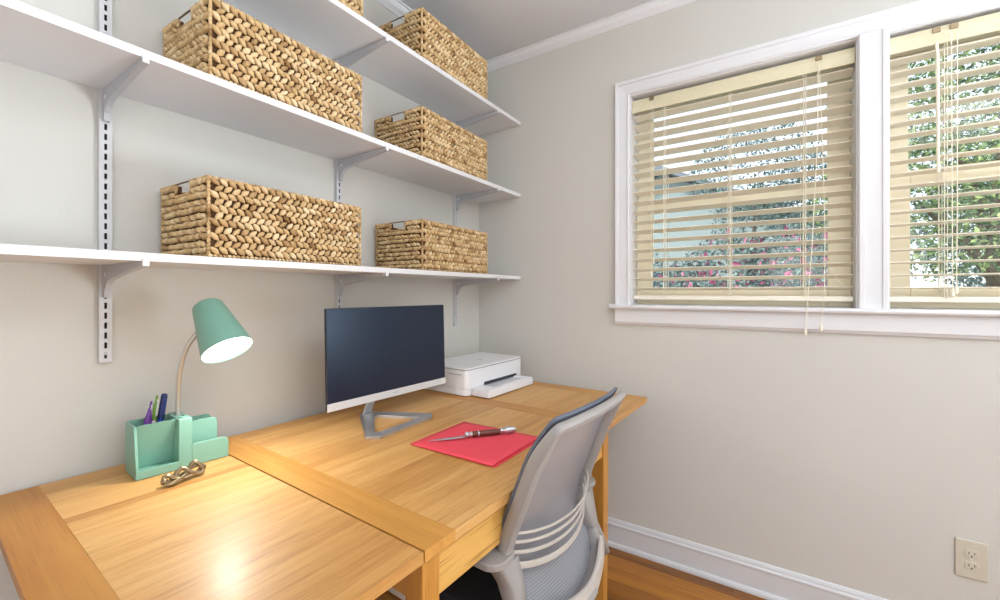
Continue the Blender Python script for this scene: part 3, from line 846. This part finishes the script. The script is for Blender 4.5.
NR = [bnorm(w, v) for (w, v) in pts]
NR = [(NR[i-2]+NR[i-1]+NR[i]+NR[(i+1) % len(NR)]+NR[(i+2) % len(NR)]).normalized() for i in range(len(NR))]
fr = [back(w, v) + NR[i]*-.009 for i, (w, v) in enumerate(pts)]
b = MB(); b.tube(fr, [1 - .34*max(0, min(1, (p.z-.87)/.05)) for p in fr], 12, closed=True, flat=(lambda i: NR[i], .016, .0140)); b.build('back_frame', M_chair, CH, angle=40)
fr2 = [back(w, v, .008) + NR[i]*.0115 for i, (w, v) in enumerate(pts)]
b = MB(); b.tube(fr2, [1 - .25*max(0, min(1, (p.z-.87)/.05)) for p in fr2], 10, closed=True, flat=(lambda i: NR[i], .0060, .0150)); b.build('frame_trim', M_chaird, CH, angle=40)
# pale lower rail
b = MB(); low = [back(w, 0.0, 0, -.026) for w in [-.93+1.86*i/24 for i in range(25)]]
low = [p + Vector((0,0,.016)) for p in low]
b.tube(low, 1.0, 12, flat=(Vector((0,1,0)), .007, .026)); b.build('lower_rail', M_chairl, CH, angle=40)
# lumbar straps
for i, (zz, hh) in enumerate(((.674,.0028),(.652,.0034),(.628,.0040),(.598,.0078))):
    b = MB(); L_ = []
    for k in range(25):
        w = -1 + 2*k/24
        yc, hw = lerp_tab(TAB, zz)
        L_.append(Vector((w*(hw-.004), yc + .022*w*w - .012 - .036*(1-w*w)**.8, zz + .006*w*w*w*w - (.012+.004*i)*(1-w*w) + .006*w)))
    b.tube(L_, 1.0, 10, flat=(Vector((0,0,1)), hh, .0022)); b.build('lumbar_strap', M_chairl, CH, angle=40)
# spine from the lower rail to the seat mechanism
b = MB(); b.tube(spline([(0,-.288,.462),(0,-.268,.425),(0,-.20,.388),(0,-.06,.385)],8), 1.0, 12, flat=(Vector((1,0,0)), .035, .011)); b.build('back_support', M_chair, CH, angle=40)
# arms
def arm(s, sections, nm='armrest'):
    """sections: list of (centre, vector a, vector b) boxes lofted"""
    b = MB(); vs = []; n = 12
    for (c, a, d) in sections:
        c = Vector(c); a = Vector(a); d = Vector(d)
        for k in range(n):
            t = 2*pi*k/n; cc, ss = cos(t), sin(t); e = .5
            cc = math.copysign(abs(cc)**e, cc); ss = math.copysign(abs(ss)**e, ss)
            p = c + a*cc + d*ss; vs.append((p.x*s, p.y, p.z))
    fs = []
    for i in range(len(sections)-1):
        for k in range(n): fs.append((i*n+k, i*n+(k+1) % n, (i+1)*n+(k+1) % n, (i+1)*n+k))
    fs.append(tuple(range(n))[::-1]); fs.append(tuple(range((len(sections)-1)*n, len(sections)*n)))
    b._add(vs, fs); return b.build(nm, M_chair, CH, angle=50)
for s_ in (-1, 1):
    arm(s_, [((.208,-.165,.616),(.040,0,0),(0,.028,0)),
         ((.204,-.172,.598),(.034,0,0),(0,.028,0)),
         ((.199,-.184,.570),(.028,0,0),(0,.026,0)),
         ((.199,-.196,.530),(.025,0,0),(0,.022,0)),
         ((.244,-.204,.465),(.012,0,0),(0,.022,0)),
         ((.284,-.204,.405),(.009,0,0),(0,.024,0)),
         ((.266,-.175,.380),(.011,0,.006),(0,.026,0)),
         ((.200,-.120,.384),(.010,0,.010),(0,.026,0)),
         ((.112,-.100,.380),(.004,0,.010),(0,.026,0))], 'arm_post')
    b = MB(); rbox(b, s_*.226-.044, -.196, .6165, s_*.226+.050, .03, .633, .036, 8); b.build('arm_pad', M_chair, CH, bevel=.004)
# seat
b = MB(); rbox(b, -.235,-.225,.432,.235,.235,.485,.07,8); b.build('seat', M_seat, CH, bevel=.016, seg=4)
b = MB(); rbox(b, -.240,-.215,.412,.240,.243,.4315,.07,8); b.build('seat_pan', M_chairl, CH, bevel=.006)
b = MB(); b.box((-.11,-.13,.365),(.11,.11,.4115)); b.build('tilt_mechanism', M_black, CH, bevel=.006)
b = MB(); b.lathe([(.026,.10),(.026,.25),(.016,.2505),(.016,.3645)], 20); b.build('gas_lift', M_black, CH)
hub = MB(); hub.lathe([(.042,.075),(.045,.085),(.040,.115),(.0265,.118),(.0265,.075)], 24); hub = hub.build('base_hub', M_chair, CH)
for k in range(5):
    a = radians(90 + 72*k); d = Vector((cos(a), sin(a), 0))
    b = MB(); b.tube([d*.035+Vector((0,0,.098)), d*.16+Vector((0,0,.090)), d*.30+Vector((0,0,.070))], [1,.85,.6], 10, flat=(Vector((0,0,1)), .018, .022)); l = b.build('base_arm', M_chair, CH, angle=40)
    b = MB(); sd = Vector((-d.y, d.x, 0)); c = d*.300 + Vector((0,0,.026))
    for s in (-1,1): b.tube([c+sd*(s*.008), c+sd*(s*.024)], .0255, 20)
    b.tube([d*.29+Vector((0,0,.026)), d*.29+Vector((0,0,.070))], .006, 8)
    b.build('caster', M_black, l, angle=40)

# ------------------------------------------------------------------ wall outlet
O = empty('wall_outlet', (0,-1.985,.340), 0, label='beige duplex electrical outlet low on the window wall', cat='outlet')
b = MB(); b.box((-.0055,-.0375,-.062),(-.0003,.0375,.062)); b.build('cover_plate', M_outlet, O, bevel=.003)
for s in (-1, 1):
    z = s*.0195; b = MB()
    p = [(-.0165,-.008),(-.012,-.0135),(.012,-.0135),(.0165,-.008),(.0165,.008),(.012,.0135),(-.012,.0135),(-.0165,.008)]
    b.prism([(q[0], z+q[1]) for q in p], 'x', -.0075, -.0056); o = b.build('socket', M_outlet, O, bevel=.0006)
    b = MB(); b.box((-.0079,-.0075,z-.001),(-.0076,-.0055,z+.006)); b.box((-.0079,.0055,z-.001),(-.0076,.0075,z+.006))
    b.tube([(-.0079,0,z-.0070),(-.0076,0,z-.0070)], .0024, 10); b.build('socket_holes', M_black, o, smooth=False)
b = MB(); b.ball((-.0056,0,0), .003, .5,1,1, 10); b.build('screw', M_steel, O)

# ------------------------------------------------------------------ outside
GZ = -.7
M_grass = toned('lawn', srgb(96,108,84), srgb(132,140,116), srgb(160,164,142), .9, 3)
b = MB(); b.box((.6,-40,GZ-.1),(60,40,GZ)); o = b.build('ground', M_grass, kind='structure')
def leafmat(n, a, c, d):
    m = toned(n, a, c, d, .55, 5); m.node_tree.nodes['Principled BSDF'].inputs['Transmission Weight'].default_value = 0; return m
M_lf1 = leafmat('leaf_green', srgb(48,76,46), srgb(92,120,70), srgb(168,184,116))
M_lf2 = leafmat('leaf_teal', srgb(52,76,76), srgb(80,106,104), srgb(134,154,146))
M_pink = leafmat('petal_pink', srgb(128,40,84), srgb(172,72,112), srgb(206,128,150))
M_bark = plain('bark', srgb(96,82,68), .9, noise=.3, nscale=12, bump=.5)
M_siding = plain('siding', srgb(150,162,164), .7)
M_roof = plain('roof_shingle', srgb(120,126,134), .9, noise=.2, nscale=8)
M_wing = plain('house_glass', srgb(60,72,84), .15)
M_brick = plain('garden_wall', srgb(176,182,182), .9, noise=.08, nscale=4)
def foliage(name, parent, blobs, n, size, mat, seed):
    rr = random.Random(seed); b = MB(); tot = sum(q[3]**2 for q in blobs)
    for (cx, cy, cz, R, sq) in blobs:
        for _ in range(int(n*R*R/tot)):
            th = rr.uniform(0, 2*pi); ph = math.acos(rr.uniform(-1,1)); rad = R*(.55+.45*rr.random()**.5)
            c = Vector((cx+rad*sin(ph)*cos(th), cy+rad*sin(ph)*sin(th), cz+rad*cos(ph)*sq))
            if c.z < GZ+.03: continue
            a = Vector((rr.gauss(0,1), rr.gauss(0,1), rr.gauss(0,1))).normalized()
            e = a.cross(Vector((rr.gauss(0,1), rr.gauss(0,1), rr.gauss(0,1)))).normalized(); s = size*rr.uniform(.6,1.3)
            b.ct = rr.random()
            m = c + a.cross(e)*s*.10
            b._add([c-a*s*.5, m-e*s*.25, c+a*s*.5, m+e*s*.25], [(0,1,2,3)])
    return b.build(name, mat, parent, smooth=False)
def tree(loc, h, blobs, n, size, mat, seed, label, cat='tree', group=None, flowers=None, name='garden_tree', tr=.12):
    o = empty(name, loc, label=label, cat=cat, group=group)
    bl_ = [(x,y,z,R,sq) for (x,y,z,R,sq) in blobs]
    rr = random.Random(seed)
    b = MB()
    b.tube(spline([(0,0,0),(.05,.04,h*.3),(-.04,.08,h*.6),(0,0,h)],5), [tr*(1-.6*i/15) for i in range(16)], 8)
    for (x,y,z,R,sq) in bl_: b.tube([(0,0,h*.45),(x*.5,y*.5,(h*.45+z)*.5+.1),(x,y,z)], [tr*.5,tr*.35,tr*.15], 6)
    b.build('trunk', M_bark, o)
    global GZ; g = GZ; 
    foliage('foliage', o, bl_, n, size, mat, seed)
    if flowers: foliage('blossom', o, bl_, flowers[0], flowers[1], flowers[2], seed+50)
    return o
_gz = GZ; GZ = -1e3
tree((6.0,-3.9,_gz), 4.2, [(0,0,4.0,1.7,.9),(1.2,-.9,3.4,1.4,.9),(-.6,.9,3.0,1.2,.8),(.2,-1.0,2.4,1.2,.8),(.3,.6,4.8,1.2,.8)], 26000, .075, M_lf1, 11, 'leafy green tree seen through the right window', tr=.16)
tree((12.5,-7.6,_gz), 5.0, [(0,0,4.6,2.2,.9),(0,1.6,3.4,1.8,.9),(0,-1.8,3.4,2.0,.9),(0,0,2.2,1.9,.8)], 15000, .15, M_lf2, 12, 'dark bluish tree behind the leafy tree outside the right window', tr=.2)
tree((10.4,-1.0,_gz), 3.6, [(0,0,4.9,1.5,.8),(.2,-1.2,4.2,1.3,.9),(0,-.4,3.4,1.4,.9),(0,-1.4,2.4,1.3,.9)], 12000, .09, M_lf2, 13, 'slender tree overhanging the view from the left window', tr=.1)
tree((4.4,-.9,_gz), 1.2, [(0,0,2.05,.62,1.1),(.1,-.7,2.1,.6,1.2),(0,.45,1.8,.5,1.2),(0,-.4,1.2,.8,1),(.1,-1.2,1.7,.6,1.2)], 11000, .06, M_lf2, 14, 'pink flowering shrub seen through the left window', 'shrub', flowers=(1000,.11,M_pink), name='flowering_shrub', tr=.04)
tree((6.4,1.0,_gz), 1.2, [(0,-.4,1.7,1.0,1),(.1,1.1,1.7,.9,1),(0,.5,2.3,.7,.9)], 6500, .07, M_lf2, 15, 'grey green shrub left of the pink flowering shrub outside', 'shrub', name='garden_shrub', tr=.04)
tree((3.4,-3.9,_gz), .9, [(0,0,1.2,.8,.9),(0,-1.0,1.3,.8,.9)], 6000, .07, M_lf1, 16, 'bright green shrub low outside the right window', 'shrub', name='garden_shrub', tr=.04)
GZ = _gz
H = empty('neighbor_house', (13,1.6,GZ), 0, label='pale neighbouring house with grey gable roof beyond the left window', cat='house')
b = MB(); b.box((0,-4.6,0),(7,5,3.6))
b.prism([(-4.6,3.6),(5,3.6),(.2,5.9)], 'x', 0, 7); b.build('house_wall', M_siding, H, smooth=False)
b = MB()
for s, ya, yb in ((1,-5.1,.2),(-1,.2,5.5)):
    z_a, z_b = (3.35, 5.95) if s == 1 else (5.95, 3.35)
    b.hexa([(-.45,ya,z_a),(7.4,ya,z_a),(7.4,yb,z_b),(-.45,yb,z_b),(-.45,ya,z_a+.16),(7.4,ya,z_a+.16),(7.4,yb,z_b+.16),(-.45,yb,z_b+.16)])
b.build('roof', M_roof, H, smooth=False)
for y in (-3.2,-.2,2.6):
    b = MB(); b.box((-.05,y,1.3),(-.001,y+1.0,2.7)); o = b.build('window', M_siding, H, smooth=False)
    b = MB(); b.box((-.06,y+.08,1.38),(-.0505,y+.92,2.62)); b.build('pane', M_wing, o, smooth=False)

# ------------------------------------------------------------------ added ceiling fill fixture, unseen behind the camera
CL = empty('added_ceiling_light', (-1.9,-2.5,ZC), 0, label='added round white ceiling fill light, unseen behind the camera', cat='ceiling light')
b = MB(); b.lathe([(.19,-.001),(.19,-.02),(.17,-.028),(.0,-.028)], 40); b.build('light_base', M_trim, CL)
b = MB(); b.lathe([(.17,-.029),(.165,-.06),(.12,-.09),(.05,-.105),(0,-.107)], 40); b.build('diffuser', emit('fill_dome_glow', (1,.98,.95,1), 6), CL)

def area(name, loc, rot, sx, sy, power, col=(1,1,1), spread=180):
    l = bpy.data.lights.new(name, 'AREA'); l.shape = 'RECTANGLE'; l.size = sx; l.size_y = sy; l.energy = power; l.color = col; l.spread = radians(spread)
    o = bpy.data.objects.new(name, l); COL.objects.link(o); o.location = loc; o.rotation_euler = rot; return o
# added fill below the unseen ceiling fixture
a = area('ceiling_fill_light', (-1.9,-2.5,ZC-.13), (0,0,0), .9, .9, 8, (.89,.955,1))
# added unseen fill aimed at the ceiling, coming back down soft
a = area('ceiling_bounce_fill', (-2.5,-3.1,1.4), (radians(180),0,0), 1.0, 1.0, 26, (.89,.955,1))
# added key light standing in for window daylight, unseen on the right
a = area('side_fill_light', (-.06,-3.0,1.0), (radians(90+42),0,radians(90)), 1.3, 1.3, 150, (.84,.93,1), 150)
# added unseen fill by the near wall, brightens the window wall
a = area('near_wall_fill', (XN+.08,-2.0,1.75), (radians(90+28),0,radians(-90)), 1.2, 1.2, 9, (.89,.955,1), 120)
# lamp spot
l = bpy.data.lights.new('desk_lamp_light', 'SPOT'); l.energy = 5.5; l.spot_size = radians(165); l.spot_blend = .25; l.shadow_soft_size = .035; l.color = (1,.97,.90)
o = bpy.data.objects.new('desk_lamp_light', l); COL.objects.link(o); o.location = LAMP_POS
o.rotation_euler = LAMP_AX.to_track_quat('-Z','Y').to_euler()
# sun on the garden
l = bpy.data.lights.new('sun', 'SUN'); l.energy = 3.6; l.angle = radians(1.5); l.color = (1,.96,.9)
o = bpy.data.objects.new('sun', l); COL.objects.link(o); o.rotation_euler = Vector((.55,-.45,-.75)).to_track_quat('-Z','Y').to_euler()

# world sky
w = bpy.data.worlds.new('sky'); scene.world = w; w.use_nodes = True
nt = w.node_tree; bg = nt.nodes['Background']; sk = nt.nodes.new('ShaderNodeTexSky'); sk.sky_type = 'NISHITA'; sk.sun_disc = False
sk.sun_elevation = radians(48); sk.sun_rotation = radians(230); sk.air_density = 1; sk.dust_density = 2.5; sk.ozone_density = 1
mxw = nt.nodes.new('ShaderNodeMix'); mxw.data_type = 'RGBA'; mxw.inputs['Factor'].default_value = .55; mxw.inputs['B'].default_value = (6,6.3,6.8,1)
nt.links.new(sk.outputs['Color'], mxw.inputs['A']); nt.links.new(mxw.outputs['Result'], bg.inputs['Color'])
bg.inputs['Strength'].default_value = .28

# ------------------------------------------------------------------ camera
cd = bpy.data.cameras.new('camera'); cam = bpy.data.objects.new('camera', cd); COL.objects.link(cam)
cd.sensor_width = 36; cd.lens = 36*423/1000; cd.shift_y = -.008; cd.clip_start = .02
yaw = math.atan2(276, 423)
cam.location = (-2.0, -1.4512, 1.214); cam.rotation_euler = (radians(90), 0, yaw - radians(90))
scene.camera = cam
vs = scene.view_settings; vs.view_transform = 'Standard'; vs.look = 'None'; vs.gamma = 1; vs.exposure = .34; vs.use_curve_mapping = False
scene.cycles.max_bounces = 10; scene.cycles.diffuse_bounces = 6; scene.cycles.transparent_max_bounces = 16
scene.cycles.sample_clamp_indirect = 6
scene.cycles.use_denoising = True
